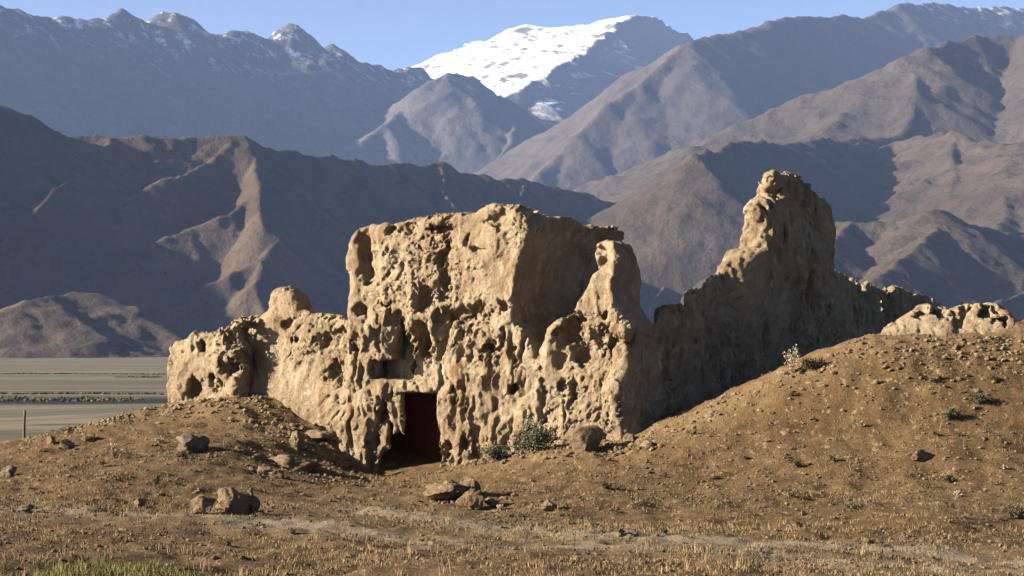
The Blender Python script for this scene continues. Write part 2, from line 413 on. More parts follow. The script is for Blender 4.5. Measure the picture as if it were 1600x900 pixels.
m_r1 = mat_mountain("lit_mountain_rock", (0.049, 0.039, 0.029), (0.061, 0.048, 0.034), (0.039, 0.030, 0.025), 1.0)
r1_lines = [
    dict(p=[(2100, 20, 6200), (1750, 30, 6600), (1600, 45, 7300), (1540, 55, 7250), (1450, 75, 7000)], s=(.8, .6)),
    dict(p=[(1450, 75, 7000), (1420, 98, 7200), (1380, 110, 7400), (1330, 131, 7600), (1240, 166, 7950), (1150, 196, 8250), (1100, 216, 8400), (1000, 266, 8700), (955, 300, 8800), (880, 350, 8900)], s=(.42, .8)),
    dict(p=[(1450, 75, 7000), (1425, 110, 6800), (1422, 150, 6500), (1400, 190, 6250), (1340, 225, 6000), (1250, 260, 5800)], s=(.85, .45)),
    dict(p=[(1240, 166, 7950), (1200, 200, 7600), (1130, 240, 7300), (1060, 280, 7100)], s=(.5, .5)),
]
range_mesh("sunlit_mountain", 0, 4200, 5600, 9400, 13, r1_lines, 420, 40, [(420, 45, True), (120, 12, True)], lambda X, Y: 250 + (Y - 5600) * .04, m_r1, 'brown mountain flank catching the sun above the shaded hills', 2)

m_g = mat_mountain("big_slope_rock", (0.052, 0.043, 0.036), (0.068, 0.054, 0.044), (0.040, 0.034, 0.032), .8, snow=(2050, 2350, .5, 700, .5), rel=.5)
g_lines = [
    dict(p=[(800, 300, 8800), (900, 205, 9300), (1000, 125, 9800), (1078, 58, 10200), (1190, 40, 10900), (1250, 22, 11300), (1290, 26, 11600), (1355, 23, 12000), (1395, 11, 12300), (1450, 3, 12800), (1500, 8, 13100), (1560, 8, 13500), (1600, 12, 13800), (1800, 0, 14500)], s=(.6, .8)),
]
range_mesh("big_dark_mountain", -300, 5400, 8400, 14800, 18, g_lines, 800, 60, [(700, 38, True), (240, 22, True), (80, 7, True)], lambda X, Y: 300 + 0 * X, m_g, 'long dark hazy mountain slope closing the view on the right', 6)

m_f = mat_mountain("far_range_rock", (0.060, 0.055, 0.053), (0.080, 0.071, 0.062), (0.045, 0.043, 0.043), .8, snow=(1450, 1900, .45, 900, .52), rel=.5)
f_lines = [
    dict(p=[(-900, -60, 8800), (-400, -40, 9500), (-100, -5, 10000), (0, 4, 10300), (25, 5, 10400), (45, 19, 10500), (75, 26, 10600), (110, 28, 10700), (165, 25, 10850), (190, 14, 11000), (228, 39, 11100), (245, 21, 11200), (265, 17, 11250), (284, 24, 11300), (291, 41, 11350), (345, 54, 11600), (356, 45, 11650), (390, 45, 11800), (424, 56, 11900), (436, 40, 11950), (453, 31, 12000), (476, 50, 12100), (508, 73, 12300), (524, 64, 12350), (562, 99, 12500), (600, 106, 12700), (660, 106, 12900), (720, 150, 13100)], s=(.6, .82)),
    dict(p=[(560, 98, 12500), (580, 150, 11900), (540, 210, 11200), (480, 260, 10500)], s=(.75, 2.2)),
    dict(p=[(440, 300, 9900), (520, 250, 10350), (600, 195, 10900), (640, 163, 11300), (670, 128, 11450), (700, 113, 11550), (740, 124, 11700), (775, 150, 11900), (850, 190, 12300), (950, 260, 12800)], s=(.6, .8)),
    dict(p=[(775, 150, 11900), (800, 200, 11200), (770, 260, 10500)], s=(.7, 2.5)),
]
range_mesh("rocky_far_range", -5200, 1500, 8600, 13700, 19, f_lines, 420, 40, [(600, 36, True), (230, 24, True), (80, 10, True)], lambda X, Y: 300 + 0 * X, m_f, 'jagged blue grey range along the skyline at left', 4)

m_s = mat_mountain("snow_peak_rock", (.12, .11, .105), (.15, .135, .125), (.10, .095, .095), .8, snow=(1400, 1650, .79, 600, .37))
s_lines = [
    dict(p=[(560, 150, 15600), (650, 104, 15700), (700, 80, 15800), (742, 64, 15850), (770, 62, 15850), (800, 45, 15950), (825, 37, 16000), (860, 40, 16000), (905, 32, 16000), (930, 38, 16000), (960, 27, 16000), (988, 19, 16000)], s=(.7, .40), cap=3, clip=((988, 19, 16000), (790, 150, 13200))),
    dict(p=[(988, 19, 16000), (1010, 20, 16300), (1045, 39, 16900), (1078, 55, 17400), (1110, 75, 17700)], s=(.6, 1.3)),
    dict(p=[(988, 19, 16000), (955, 45, 15300), (920, 72, 14700), (890, 92, 14200), (850, 118, 13700), (790, 150, 13200), (740, 190, 12900)], s=(.85, .22)),
    dict(p=[(742, 64, 15850), (765, 78, 15400), (745, 100, 15000), (700, 112, 14700)], s=(.75, .5)),
    dict(p=[(905, 32, 16000), (875, 62, 15300), (830, 88, 14700), (800, 105, 14400)], s=(.55, .40)),
]
range_mesh("snowy_peak", -1800, 3200, 12600, 17800, 22, s_lines, 500, 35, [(500, 40, True), (150, 12, True)], lambda X, Y: 500 + 0 * X, m_s, 'snow covered peak and glacier catching the sun in the gap of the range', 9)

# ------------------------------------------------------------------ implicit solids -> meshes (surface nets)
def surface_net(V, org, h):
    ins = V < 0
    nx, ny, nz = V.shape
    c = ins[:-1, :-1, :-1].astype(np.int8)
    for dx in (0, 1):
        for dy in (0, 1):
            for dz in (0, 1):
                if dx or dy or dz:
                    c = c + ins[dx:nx - 1 + dx, dy:ny - 1 + dy, dz:nz - 1 + dz]
    act = (c > 0) & (c < 8)
    I, J, K = np.nonzero(act)
    num = np.full(act.shape, -1, dtype=np.int32); num[I, J, K] = np.arange(len(I))
    acc = np.zeros((len(I), 3)); cnt = np.zeros(len(I))
    cor = [(a, b, d) for a in (0, 1) for b in (0, 1) for d in (0, 1)]
    for p in cor:
        for ax in range(3):
            if p[ax] == 0:
                q = list(p); q[ax] = 1
                v0 = V[I + p[0], J + p[1], K + p[2]]; v1 = V[I + q[0], J + q[1], K + q[2]]
                m = (v0 < 0) != (v1 < 0)
                t = np.where(m, v0 / np.where(m, v0 - v1, 1), 0)
                pt = np.stack([np.full(len(I), float(p[0])), np.full(len(I), float(p[1])), np.full(len(I), float(p[2]))], -1)
                pt[:, ax] += t
                acc += pt * m[:, None]; cnt += m
    P_ = (np.stack([I, J, K], -1) + acc / cnt[:, None]) * h + np.array(org)
    quads = []
    for ax in range(3):
        a, b = (ax + 1) % 3, (ax + 2) % 3
        sl0 = [slice(None)] * 3; sl1 = [slice(None)] * 3
        sl0[ax] = slice(0, -1); sl1[ax] = slice(1, None)
        m = ins[tuple(sl0)] != ins[tuple(sl1)]
        E = np.array(np.nonzero(m))
        ok = (E[a] > 0) & (E[b] > 0) & (E[a] < V.shape[a] - 1) & (E[b] < V.shape[b] - 1)
        E = E[:, ok]
        def cell(da, db):
            q = E.copy(); q[a] -= da; q[b] -= db; return num[q[0], q[1], q[2]]
        Q = np.stack([cell(1, 1), cell(0, 1), cell(0, 0), cell(1, 0)], -1)
        fl = ins[E[0], E[1], E[2]]
        Q = np.where(fl[:, None], Q, Q[:, ::-1])
        quads.append(Q[(Q >= 0).all(1)])
    return P_, np.concatenate(quads)
def poly_sdf(u, z, pts):
    d = np.full(u.shape, 1e9); s = np.ones(u.shape)
    n = len(pts)
    for i in range(n):
        ax, ay = pts[i]; bx, by = pts[i - 1]
        ex, ey = bx - ax, by - ay; wx, wy = u - ax, z - ay
        t = np.clip((wx * ex + wy * ey) / (ex * ex + ey * ey + 1e-12), 0, 1)
        d = np.minimum(d, (wx - ex * t) ** 2 + (wy - ey * t) ** 2)
        c1 = z >= ay; c2 = z < by; c3 = ex * wy > ey * wx
        s = np.where((c1 & c2 & c3) | (~c1 & ~c2 & ~c3), -s, s)
    return np.sqrt(d) * s
def smax(a, b, k):
    h = np.clip(.5 - .5 * (b - a) / k, 0, 1)
    return b + (a - b) * h + k * h * (1 - h)

class Frame:
    """vertical wall frame: origin on its face, u along the wall, w into the wall"""
    def __init__(s, o, u, w):
        s.o = np.array(o, float); s.u = np.array(u, float); s.w = np.array(w, float)
    def uz(s, px, py, w=0.0):
        """where the ray through a photograph pixel meets the plane at depth w"""
        d = np.array(at(px, py, 50.0)) - np.array([0, 0, EZ])
        n = np.array([s.u[1], -s.u[0]])
        o = s.o + s.w * w
        k = (o @ n) / (d[:2] @ n)
        p = np.array([0, 0, EZ]) + d * k
        uu = (p[:2] - o) @ s.u / (s.u @ s.u)
        return (uu, p[2])
    def world(s, u, w): return s.o[0] + s.u[0] * u + s.w[0] * w, s.o[1] + s.u[1] * u + s.w[1] * w

def erode(u, w, z, d, seed, amp=1.0, flute=None, diag=0.0, pit=1.0):
    """rain-worn mud: lumps, pock holes and runnels, subtracted from the solid"""
    us = u + seed * 3.7
    r = .09 * noise3(us * .9, w * .9, z * .9) + .04 * noise3(us * 2.1, w * 2.1 + 5, z * 1.9)
    jx = .13 * noise3(us * 2.7, w * 2.7, z * 2.7 + 9) + .05 * noise3(us * 7, w * 7, z * 7 + 2)
    jz = .13 * noise3(us * 2.7 + 20, w * 2.7, z * 2.7) + .05 * noise3(us * 7 + 20, w * 7, z * 7)
    ud = us - diag * z + jx; zz = z + jz
    cal = .32 + .75 * sstep(-.25, .45, noise3(us * .7 + 11, w * .7, z * .6 + 4))          # calmer and rougher stretches
    if flute is not None: cal = cal * (.75 + .35 * np.minimum(1, flute))
    rib = noise3((us + .6 * jx) * 2.3 + 13, w * 1.5, zz * .42)
    r = r + .09 * np.abs(rib) + .09 * np.maximum(0, noise3(us * 1.25 + 31, w, z * 1.1 + 5) - .1)
    r = r + cal * (.04 * np.abs(noise3(ud * 4.0 + 7, w * 3, zz * 2.3)) + .06 * np.abs(noise3(ud * 8.3, w * 7 + 3, zz * 5)) + .07 * np.abs(noise3(ud * 15, w * 14, zz * 12)) + .055 * noise3(us * 24, w * 22, z * 21)) - .04
    a = noise3(ud * 7.2, w * 4 + 9, zz * 2.7); b = noise3(ud * 11.5, w * 8 + 2, zz * 7.5)
    r = r + pit * cal * ((.17 if flute is None else .09 + .10 * np.minimum(1, flute)) * np.maximum(0, a - .30) + .17 * np.maximum(0, b - .27))
    if flute is not None:
        f = noise3((us + jx) * 8.5, w * 3.5, zz * 1.2); f2 = noise3((us + jx) * 12.5 + 5, w * 6, zz * 2.8)
        r = r + flute * (.30 * np.maximum(0, f - .12) + .15 * np.maximum(0, f2 - .15))
    return d + amp * r

MUD = mat_mud("mud_wall")
def build_part(name, parent, fr, ulim, wlim, zlim, h, fn, seed, flute=None, amp=1.0, diag=0.0, pit=1.0, post=None, mat=None, label=None, deep=-9, post2=None):
    us = np.arange(ulim[0], ulim[1], h, dtype=np.float32); w1_ = max(wlim[0], .0) + 1.15; ws = np.concatenate([np.arange(wlim[0], w1_, h), np.arange(w1_, wlim[1], h * 2.1)]).astype(np.float32) if wlim[1] > w1_ + .5 else np.arange(wlim[0], wlim[1], h, dtype=np.float32); zs = np.arange(zlim[0], zlim[1], h, dtype=np.float32)
    d = fn(us, ws, zs).astype(np.float32)
    band = (np.abs(d) < .55) | ((d < 0) & (ws < deep)[None, :, None])
    I, J, K = np.nonzero(band)
    u, w, z = us[I], ws[J], zs[K]
    fl = flute(u, z) if flute else None
    dv = d[I, J, K]
    if post: dv = post(u, w, z, dv)
    dv = erode(u, w, z, dv, seed, amp, fl, diag, pit)
    if post2: dv = post2(u, w, z, dv)
    d[I, J, K] = dv
    d[0] = d[-1] = 1; d[:, 0] = d[:, -1] = 1; d[:, :, -1] = 1; d[:, :, 0] = 1
    V, Q = surface_net(d, (0, 0, 0), 1)
    V = np.stack([ulim[0] + V[:, 0] * h, np.interp(V[:, 1], np.arange(len(ws)), ws), zlim[0] + V[:, 2] * h], -1)
    lab = np.arange(len(V))                                   # keep the body only, drop crumbs that hang free
    while True:
        old = lab.copy(); mn = lab[Q].min(1)
        for c_ in range(4): np.minimum.at(lab, Q[:, c_], mn)
        lab = lab[lab]
        if (lab == old).all(): break
    big = np.bincount(lab[Q[:, 0]]).argmax(); Q = Q[lab[Q[:, 0]] == big]
    used = np.unique(Q); re = np.zeros(len(V), dtype=np.int32); re[used] = np.arange(len(used)); V = V[used]; Q = re[Q]
    wx, wy = fr.world(V[:, 0], V[:, 1])
    if fr.u[0] * fr.w[1] - fr.u[1] * fr.w[0] < 0: Q = Q[:, ::-1]
    base = parent.location if parent else Vector((0, 0, 0))
    W = np.stack([wx - base.x, wy - base.y, V[:, 2] - base.z], -1)
    m = mesh_np(name, W, Q)
    o = link(name, m, mat or MUD, parent)
    if label: o['label'] = label
    print(name, len(Q), round(time.time() - T0, 1))
    return o

FR = Frame((at(640, 735, 50)[0], 50), (math.cos(math.radians(30)), -.5), (.5, math.cos(math.radians(30))))
ruin = bpy.data.objects.new("ruined_mud_building", None); col.objects.link(ruin)
ruin.location = (FR.o[0], FR.o[1], 0)
ruin['label'] = 'roofless eroded mud brick ruin with a dark doorway and a tall pinnacle'; ruin['category'] = 'ruin'

def ell(u, w, z, c, r):
    return (np.sqrt(((u - c[0]) / r[0]) ** 2 + ((w - c[1]) / r[1]) ** 2 + ((z - c[2]) / r[2]) ** 2) - 1) * min(r)
def holes(lst, fr, h_w=0.0):
    out = []
    for px, py, rx, ry, dep in lst:
        u, z = fr.uz(px, py); out.append(((u, h_w, z), (rx / 52., dep, ry / 60.)))
    return out
def carve(u, w, z, d, H, k=.05):
    u = u + .15 * noise3(u * 2.6 + 3, w * 2, z * 2.2) + .10 * noise3(u * 5, w * 4, z * 5) + .07 * noise3(u * 11, w * 9, z * 9); z = z + .10 * noise3(u * 4 + 9, w * 4, z * 4) + .07 * noise3(u * 11, w * 9 + 5, z * 9)
    for c, r in H:
        m = (np.abs(u - c[0]) < r[0] * 1.6 + .1) & (np.abs(z - c[2]) < r[2] * 1.6 + .1)
        if m.any(): d[m] = smax(d[m], -ell(u[m], w[m], z[m], c, r), k)
    return d
def box_cut(u, w, z, d, u0, u1, w0, w1, z0, z1, k=.06):
    q = np.maximum(np.maximum(u0 - u, u - u1), np.maximum(np.maximum(w0 - w, w - w1), np.maximum(z0 - z, z - z1)))
    return smax(d, -q, k)

# --- gate block with the doorway
bf = [FR.uz(*q) for q in [(541, 365), (552, 354), (600, 344), (640, 334), (700, 328), (728, 328), (765, 313), (800, 316), (835, 322), (833, 352), (818, 390), (806, 430), (800, 470), (806, 500), (828, 540), (842, 570), (845, 640)]]
bl = [FR.uz(*q) for q in [(530, 690), (533, 600), (540, 520), (541, 450), (534, 400)]]
bf = bf + [(bf[-1][0], -1.2), (bl[0][0], -1.2)] + bl
SD = Frame(FR.world(FR.uz(820, 420)[0], 0), FR.w, -FR.u)           # right-hand face of the block
bs = [SD.uz(*q) for q in [(845, 332), (872, 336), (920, 350), (958, 353), (968, 366), (972, 400)]]
bs = [(0.0, 7.3), (.2, 7.25)] + bs + [(bs[-1][0] + .05, 4.5), (bs[-1][0] + .2, -1.2), (0.0, -1.2)]
dl, dr = FR.uz(622, 700)[0], FR.uz(680, 700)[0]; dt = FR.uz(650, 612)[1]
BH = holes([(567, 385, 5, 34, .35), (567, 425, 8, 14, .4), (650, 538, 18, 30, .9), (618, 535, 5, 28, .5), (585, 528, 8, 18, .4), (608, 500, 8, 9, .35),
            (688, 528, 8, 26, .4), (600, 572, 12, 9, .3), (622, 571, 20, 10, .42), (645, 567, 18, 9, .42), (560, 487, 6, 12, .3), (548, 540, 6, 14, .3), (722, 490, 16, 8, .35),
            (655, 468, 8, 12, .3), (745, 483, 5, 8, .25), (745, 492, 4, 6, .2), (785, 480, 8, 9, .3), (783, 520, 8, 18, .35), (763, 545, 7, 10, .3), (800, 555, 7, 16, .35), (803, 610, 9, 12, .35),
            (600, 480, 5, 8, .2), (577, 570, 5, 10, .25), (555, 570, 5, 10, .3), (690, 400, 5, 24, .28), (688, 440, 6, 16, .28), (730, 380, 5, 9, .25), (745, 388, 8, 7, .2), (640, 355, 5, 5, .2), (612, 362, 6, 5, .25), (690, 358, 12, 5, .2), (772, 342, 9, 9, .22),
            (590, 650, 14, 18, .45), (575, 690, 10, 16, .4), (597, 720, 20, 20, .6), (610, 690, 12, 12, .4), (593, 625, 12, 12, .4), (573, 615, 6, 8, .3),
            (708, 625, 6, 24, .3), (723, 625, 5, 20, .3), (702, 660, 6, 8, .22), (742, 690, 6, 28, .35), (722, 690, 4, 14, .25), (690, 705, 5, 7, .2), (528, 640, 5, 8, .25)], FR)
def blockf(us, ws, zs):
    U, Zz = np.meshgrid(us, zs, indexing='ij'); a = poly_sdf(U, Zz, bf)
    Wv, Z2 = np.meshgrid(ws, zs, indexing='ij'); b = poly_sdf(Wv, Z2, bs)
    d = smax(a[:, None, :], b[None, :, :], .14)
    u, w, z = us[:, None, None], ws[None, :, None], zs[None, None, :]
    uc, zc = FR.uz(822, 352)
    pl = ((u - uc) * .78 - (w) * .28 + (z - zc) * .56)
    d = smax(d, pl, .12)
    # the right-hand face bellies in under the rim
    return d
def block_post(u, w, z, d):
    d = carve(u, w, z, d, BH)
    # crumbled reveal left of the doorway
    ul = FR.uz(575, 700)[0]
    k = np.clip((z - .3) / 1.6, 0, 1)
    d = smax(d, -np.maximum(np.maximum(ul + .55 * k - u, u - dl - .05), np.maximum(w - .24 + .12 * k, z - dt + .1)), .15)
    return d
def block_cut(u, w, z, d):
    u = u + .035 * noise3(u * 5, w * 5, z * 3) + .02 * noise3(u * 14, w * 12, z * 12); z = z + .05 * noise3(u * 4, w * 4 + 7, z * 4) + .03 * noise3(u * 13, w * 12, z * 12)
    d = box_cut(u, w, z, d, dl, dr, -1, 1.75, -2, dt, .05)
    d = box_cut(u, w, z, d, dl - 1.5, dr - .1, .42, 1.75, -2, dt - .05, .06)
    s0, s1, s2, s3 = FR.uz(578, 580)[0], FR.uz(660, 580)[0], FR.uz(620, 594)[1], FR.uz(620, 562)[1]
    return box_cut(u, w, z, d, s0, s1, -1, .75, s2, s3, .05)
def bflute(u, z): return sstep(5.2, 2.4, z) * .9 + .12
build_part("gate_block", ruin, FR, (bl[0][0] - .5, FR.uz(845, 640)[0] + .5), (-.55, 6.6), (-.55, 7.6), .042, blockf, 1.0, bflute, 1.0, .55, 1.0, block_post, deep=2.3, post2=block_cut)
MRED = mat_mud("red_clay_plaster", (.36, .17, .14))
qv = []; 
for i_ in range(13):
    for j_ in range(9):
        uu_ = dl - 1.3 + (dr - dl + 1.25) * j_ / 8; ww_ = 1.66 + .05 * noise3(np.array([uu_ * 3]), np.array([0.]), np.array([i_ * .6]))[0]
        X_, Y_ = FR.world(uu_, ww_); qv.append((X_ - ruin.location.x, Y_ - ruin.location.y, -.6 + (dt + .5) * i_ / 12))
_n = len(qv); qv += [(x + FR.w[0] * .2, y + FR.w[1] * .2, z) for x, y, z in qv]
qf = [[o_ + i_ * 9 + j_, o_ + i_ * 9 + j_ + 1, o_ + i_ * 9 + j_ + 10, o_ + i_ * 9 + j_ + 9] for o_ in (0, _n) for i_ in range(12) for j_ in range(8)]
link('inner_wall', mesh_np('inner_wall', qv, qf), MRED, ruin, label='dark red plastered wall inside the doorway')

# --- front wall right of the block, rising to the thin pillar
fw = [FR.uz(*q) for q in [(822, 600), (835, 566), (841, 556), (852, 514), (868, 496), (890, 482), (904, 456), (917, 425), (916, 392), (925, 378), (940, 374), (955, 380), (966, 400), (958, 425), (952, 450), (956, 475), (972, 498), (984, 508), (978, 524), (962, 545), (962, 570), (985, 610), (990, 650), (992, 700)]]
fw = fw + [(fw[-1][0], -1.2), (fw[0][0] - .2, -1.2)]
FH = holes([(888, 512, 13, 22, .8), (875, 525, 9, 14, .5), (902, 555, 9, 12, .4), (870, 560, 8, 10, .3), (935, 405, 8, 15, .35), (930, 420, 6, 8, .3), (938, 490, 8, 8, .3), (955, 540, 13, 16, .45), (940, 525, 10, 14, .3), (970, 500, 6, 6, .2),
            (840, 655, 6, 8, .3), (890, 620, 4, 10, .25), (868, 602, 4, 5, .2), (845, 610, 9, 8, .3), (979, 620, 4, 8, .25)], FR)
def frontf(us, ws, zs):
    U, Zz = np.meshgrid(us, zs, indexing='ij'); a = poly_sdf(U, Zz, fw)[:, None, :]
    u, w, z = us[:, None, None], ws[None, :, None], zs[None, None, :]
    th = 1.0 + .95 * sstep(2.2, 3.2, z) - .85 * sstep(4.6, 5.9, z)
    d = smax(a, np.maximum(.05 - w, w - th), .18)
    return d
build_part("pillar_wall", ruin, FR, (fw[-1][0] - .5, fw[-3][0] + .9), (-.6, 2.9), (-.1, 6.6), .039, frontf, 2.0, lambda u, z: sstep(3.2, 1.2, z) * .45 + .15, .85, .7, 1.1,
           lambda u, w, z, d: carve(u, w, z, d, FH), deep=1.0)

# --- side wall with the tall pinnacle, its outer face in shade
c0 = FR.world(FR.uz(985, 680)[0], .08)
SW = Frame(c0, (.6, .8), (-.8, .6))
sp = [SW.uz(*q) for q in [(965, 570, .4), (962, 548, .5), (975, 526, .6), (995, 510, .6), (1015, 500, .6), (1030, 480, .6), (1045, 482, .6), (1075, 448, .6), (1100, 434, .5), (1125, 416, .45), (1146, 396, .4), (1163, 385, .35), (1165, 350, .3), (1160, 322, .3), (1174, 310, .3), (1190, 302, .3), (1197, 288, .3), (1198, 272, .25), (1210, 262, .2), (1240, 266, .1), (1268, 284), (1290, 308), (1299, 335), (1303, 365), (1298, 385), (1299, 412), (1330, 425), (1370, 435), (1400, 442), (1460, 459), (1500, 478), (1530, 500)]]
sp = [(SW.uz(990, 690)[0] - .1, -1), (SW.uz(975, 610)[0], SW.uz(975, 610)[1])] + sp + [(sp[-1][0] + .5, -1)]
tw0, tw1 = SW.uz(1165, 380)[0], SW.uz(1300, 380)[0]
def sidef(us, ws, zs):
    U, Zz = np.meshgrid(us, zs, indexing='ij'); a = poly_sdf(U, Zz, sp)[:, None, :]
    u, w, z = us[:, None, None], ws[None, :, None], zs[None, None, :]
    tower = sstep(tw0 - 1.0, tw0 + .6, u) * (1 - sstep(tw1, tw1 + 1.5, u))
    th = .75 - .10 * tower + .25 * sstep(3, 0, z)
    # the outer face leans back a little and bulges at the pinnacle
    f0 = -.30 * tower * np.exp(-((z - 6.0) / 1.6) ** 2) + .10 * np.maximum(0, z - 1) * (1 - tower) * .6
    d = smax(a, np.maximum(f0 - w, w - th), .35)
    return d
SH = holes([(1215, 300, 9, 8, .4), (1195, 330, 8, 7, .3), (1230, 335, 9, 6, .3), (1180, 345, 6, 10, .3)], SW)
build_part("side_wall", ruin, SW, (sp[0][0] - .7, sp[-1][0] + .4), (-.9, 3.0), (.45, 9.2), .058, sidef, 3.0, lambda u, z: .4 + 0 * u, 1.1, .2, 1.15,
           lambda u, w, z, d: carve(u, w, z, d, SH))

# --- left wing
lw = [FR.uz(*q, .8) for q in [(560, 500), (541, 497), (515, 492), (480, 490), (464, 484), (458, 468), (450, 453), (438, 444), (424, 446), (412, 456), (406, 478), (385, 490), (372, 520), (366, 560)]]
lw = lw[::-1]
lw = lw + [(lw[-1][0], 0), (lw[0][0], 0)]
LH = holes([(495, 520, 9, 6, .3), (425, 530, 7, 8, .3), (468, 535, 6, 9, .3), (487, 580, 6, 14, .35), (505, 590, 6, 12, .3), (520, 560, 5, 8, .25), (410, 500, 5, 10, .25), (515, 528, 5, 9, .25)], FR, .9)
def leftf(us, ws, zs):
    U, Zz = np.meshgrid(us, zs, indexing='ij'); a = poly_sdf(U, Zz, lw)[:, None, :]
    u, w, z = us[:, None, None], ws[None, :, None], zs[None, None, :]
    a = a + .22 * np.maximum(0, w - 1.2)
    d = smax(a, np.maximum(.95 - w - .35 * sstep(3.0, 1.0, z), w - 2.15), .38)
    return d
build_part("left_wall", ruin, FR, (lw[0][0] - .9, lw[-3][0] + .5), (-.2, 3.2), (0, 6.0), .045, leftf, 5.0, lambda u, z: .15 + 0 * u, .9, .6, .9,
           lambda u, w, z, d: carve(u, w, z, d, LH))
# --- stub standing forward at the left end
ls = [FR.uz(x, y, .2) for x, y in [(371, 600), (374, 560), (372, 520), (380, 496), (372, 489), (352, 492), (338, 505), (318, 512), (297, 513), (284, 526), (262, 535), (254, 548), (256, 570), (261, 590), (256, 612)]]
ls = ls + [(ls[-1][0], .3), (ls[0][0], .3)]
STH = holes([(293, 606, 9, 20, .7), (330, 600, 6, 12, .5), (350, 575, 12, 14, .5), (305, 540, 6, 8, .3), (350, 530, 5, 12, .3)], FR, .2)
def stubf(us, ws, zs):
    U, Zz = np.meshgrid(us, zs, indexing='ij'); a = poly_sdf(U, Zz, ls)[:, None, :]
    u, w, z = us[:, None, None], ws[None, :, None], zs[None, None, :]
    return smax(a, np.maximum(.2 - w, w - 1.9), .3)
build_part("wall_stub", ruin, FR, (ls[-2][0] - .7, ls[0][0] + .7), (-.5, 2.5), (.3, 5.2), .045, stubf, 7.0, None, 1.25, .3, 1.2,
           lambda u, w, z, d: carve(u, w, z, d, STH))

# ------------------------------------------------------------------ low crumbling wall on the ridge at right
ridge = bpy.data.objects.new("crumbling_wall", None); col.objects.link(ridge)
rp = at(1490, 520, 48.4); ridge.location = (rp[0], rp[1], 0)
ridge['label'] = 'low pale crumbling mud wall along the ridge at the right edge'; ridge['category'] = 'wall'
RF = Frame((rp[0], rp[1]), (math.cos(math.radians(12)), -math.sin(math.radians(12))), (math.sin(math.radians(12)), math.cos(math.radians(12))))
def outcrop(name, pix, th, seed, w0=0.0, pits=()):
    q = [RF.uz(*a) for a in pix]; q = q + [(q[-1][0], 2.2), (q[0][0], 2.2)]
    H = holes(pits, RF, w0)
    def f(us, ws, zs):
        U, Zz = np.meshgrid(us, zs, indexing='ij'); a = poly_sdf(U, Zz, q)[:, None, :]
        w, z = ws[None, :, None], zs[None, None, :]
        return smax(a, np.maximum(w0 - w - .9 * np.clip(4.25 - z, 0, 1.3), w - w0 - th), .25)
    build_part(name, ridge, RF, (q[0][0] - .5, q[-3][0] + .5), (w0 - 1.6, w0 + th + .5), (2.2, 5.4), .04, f, seed, lambda u, z: .45 + 0 * u, .75, .8, 1.1, lambda u, w, z, d: carve(u, w, z, d, H))
outcrop("wall_fragment", [(1372, 530), (1385, 512), (1410, 490), (1432, 474), (1450, 471), (1468, 476), (1484, 484), (1500, 530)], 1.0, 11, -.1, [(1398, 508, 5, 9, .3), (1437, 493, 4, 10, .3), (1464, 490, 8, 9, .4)])
outcrop("wall_fragment", [(1466, 535), (1476, 488), (1500, 474), (1530, 470), (1560, 472), (1582, 482), (1594, 500), (1604, 535)], 1.1, 13, .05, [(1512, 488, 4, 10, .3), (1545, 490, 7, 9, .4), (1566, 515, 9, 11, .4), (1530, 520, 4, 9, .3), (1553, 503, 9, 5, .35)])
outcrop("wall_fragment", [(1584, 540), (1594, 506), (1612, 488), (1650, 476), (1720, 470), (1770, 530)], 1.1, 17, .15)

# ------------------------------------------------------------------ rocks
def ico(sub):
    import bmesh
    bm = bmesh.new(); bmesh.ops.create_icosphere(bm, subdivisions=sub, radius=1)
    V = np.array([v.co[:] for v in bm.verts]); Fc = np.array([[v.index for v in f.verts] for f in bm.faces]); bm.free()
    return V, Fc
ICO = {k: ico(k) for k in (1, 2, 3, 4)}
def rock_verts(sub, r, seed, cuts=7, rough=.16):
    V, Fc = ICO[sub]; rs = np.random.default_rng(seed); V = V.copy()
    for _ in range(cuts):
        n = rs.normal(size=3); n /= np.linalg.norm(n); k = rs.uniform(.45, .8)
        dd = V @ n; V = V - np.maximum(0, dd - k)[:, None] * n * .95
    o = rs.uniform(0, 60, 3)
    nn = noise3(V[:, 0] * 1.8 + o[0], V[:, 1] * 1.8 + o[1], V[:, 2] * 1.8 + o[2]) + .5 * noise3(V[:, 0] * 4.5 + o[1], V[:, 1] * 4.5, V[:, 2] * 4.5)
    if sub >= 3: nn = nn + .4 * noise3(V[:, 0] * 10 + o[1], V[:, 1] * 10, V[:, 2] * 10)
    if sub >= 3: nn = nn - .7 * np.maximum(0, np.abs(noise3(V[:, 0] * 3.2 + o[2], V[:, 1] * 3.2, V[:, 2] * 3.2)) - .15) + .25 * noise3(V[:, 0] * 19, V[:, 1] * 19 + o[1], V[:, 2] * 19)
    V = V * (1 + rough * nn[:, None]) * np.array(r)
    return V, Fc
MROCK = mat_mud("mud_rubble", (.80, .78, .74))
t = NT("grey_stone"); p = t.objco()
MSTONE = t.out(t.mix(t.ramp(t.noise(p, 6, 5), .4, .65), (.075, .058, .042), (.15, .115, .08)), t.bump(t.noise(p, 14, 6, .7), .9, .05))
def gz(x, y): return float(ground_z(np.array([x]), np.array([y]))[0])
def find_y(px, py, y0=24, y1=60):
    """walk along the line of sight until it meets the ground"""
    ys = np.arange(y0, y1, .08)
    q = np.array([at(px, py, v) for v in ys]); g = ground_z(q[:, 0], q[:, 1])
    k = np.nonzero(q[:, 2] < g)[0]
    return ys[k[0]] if len(k) else y1
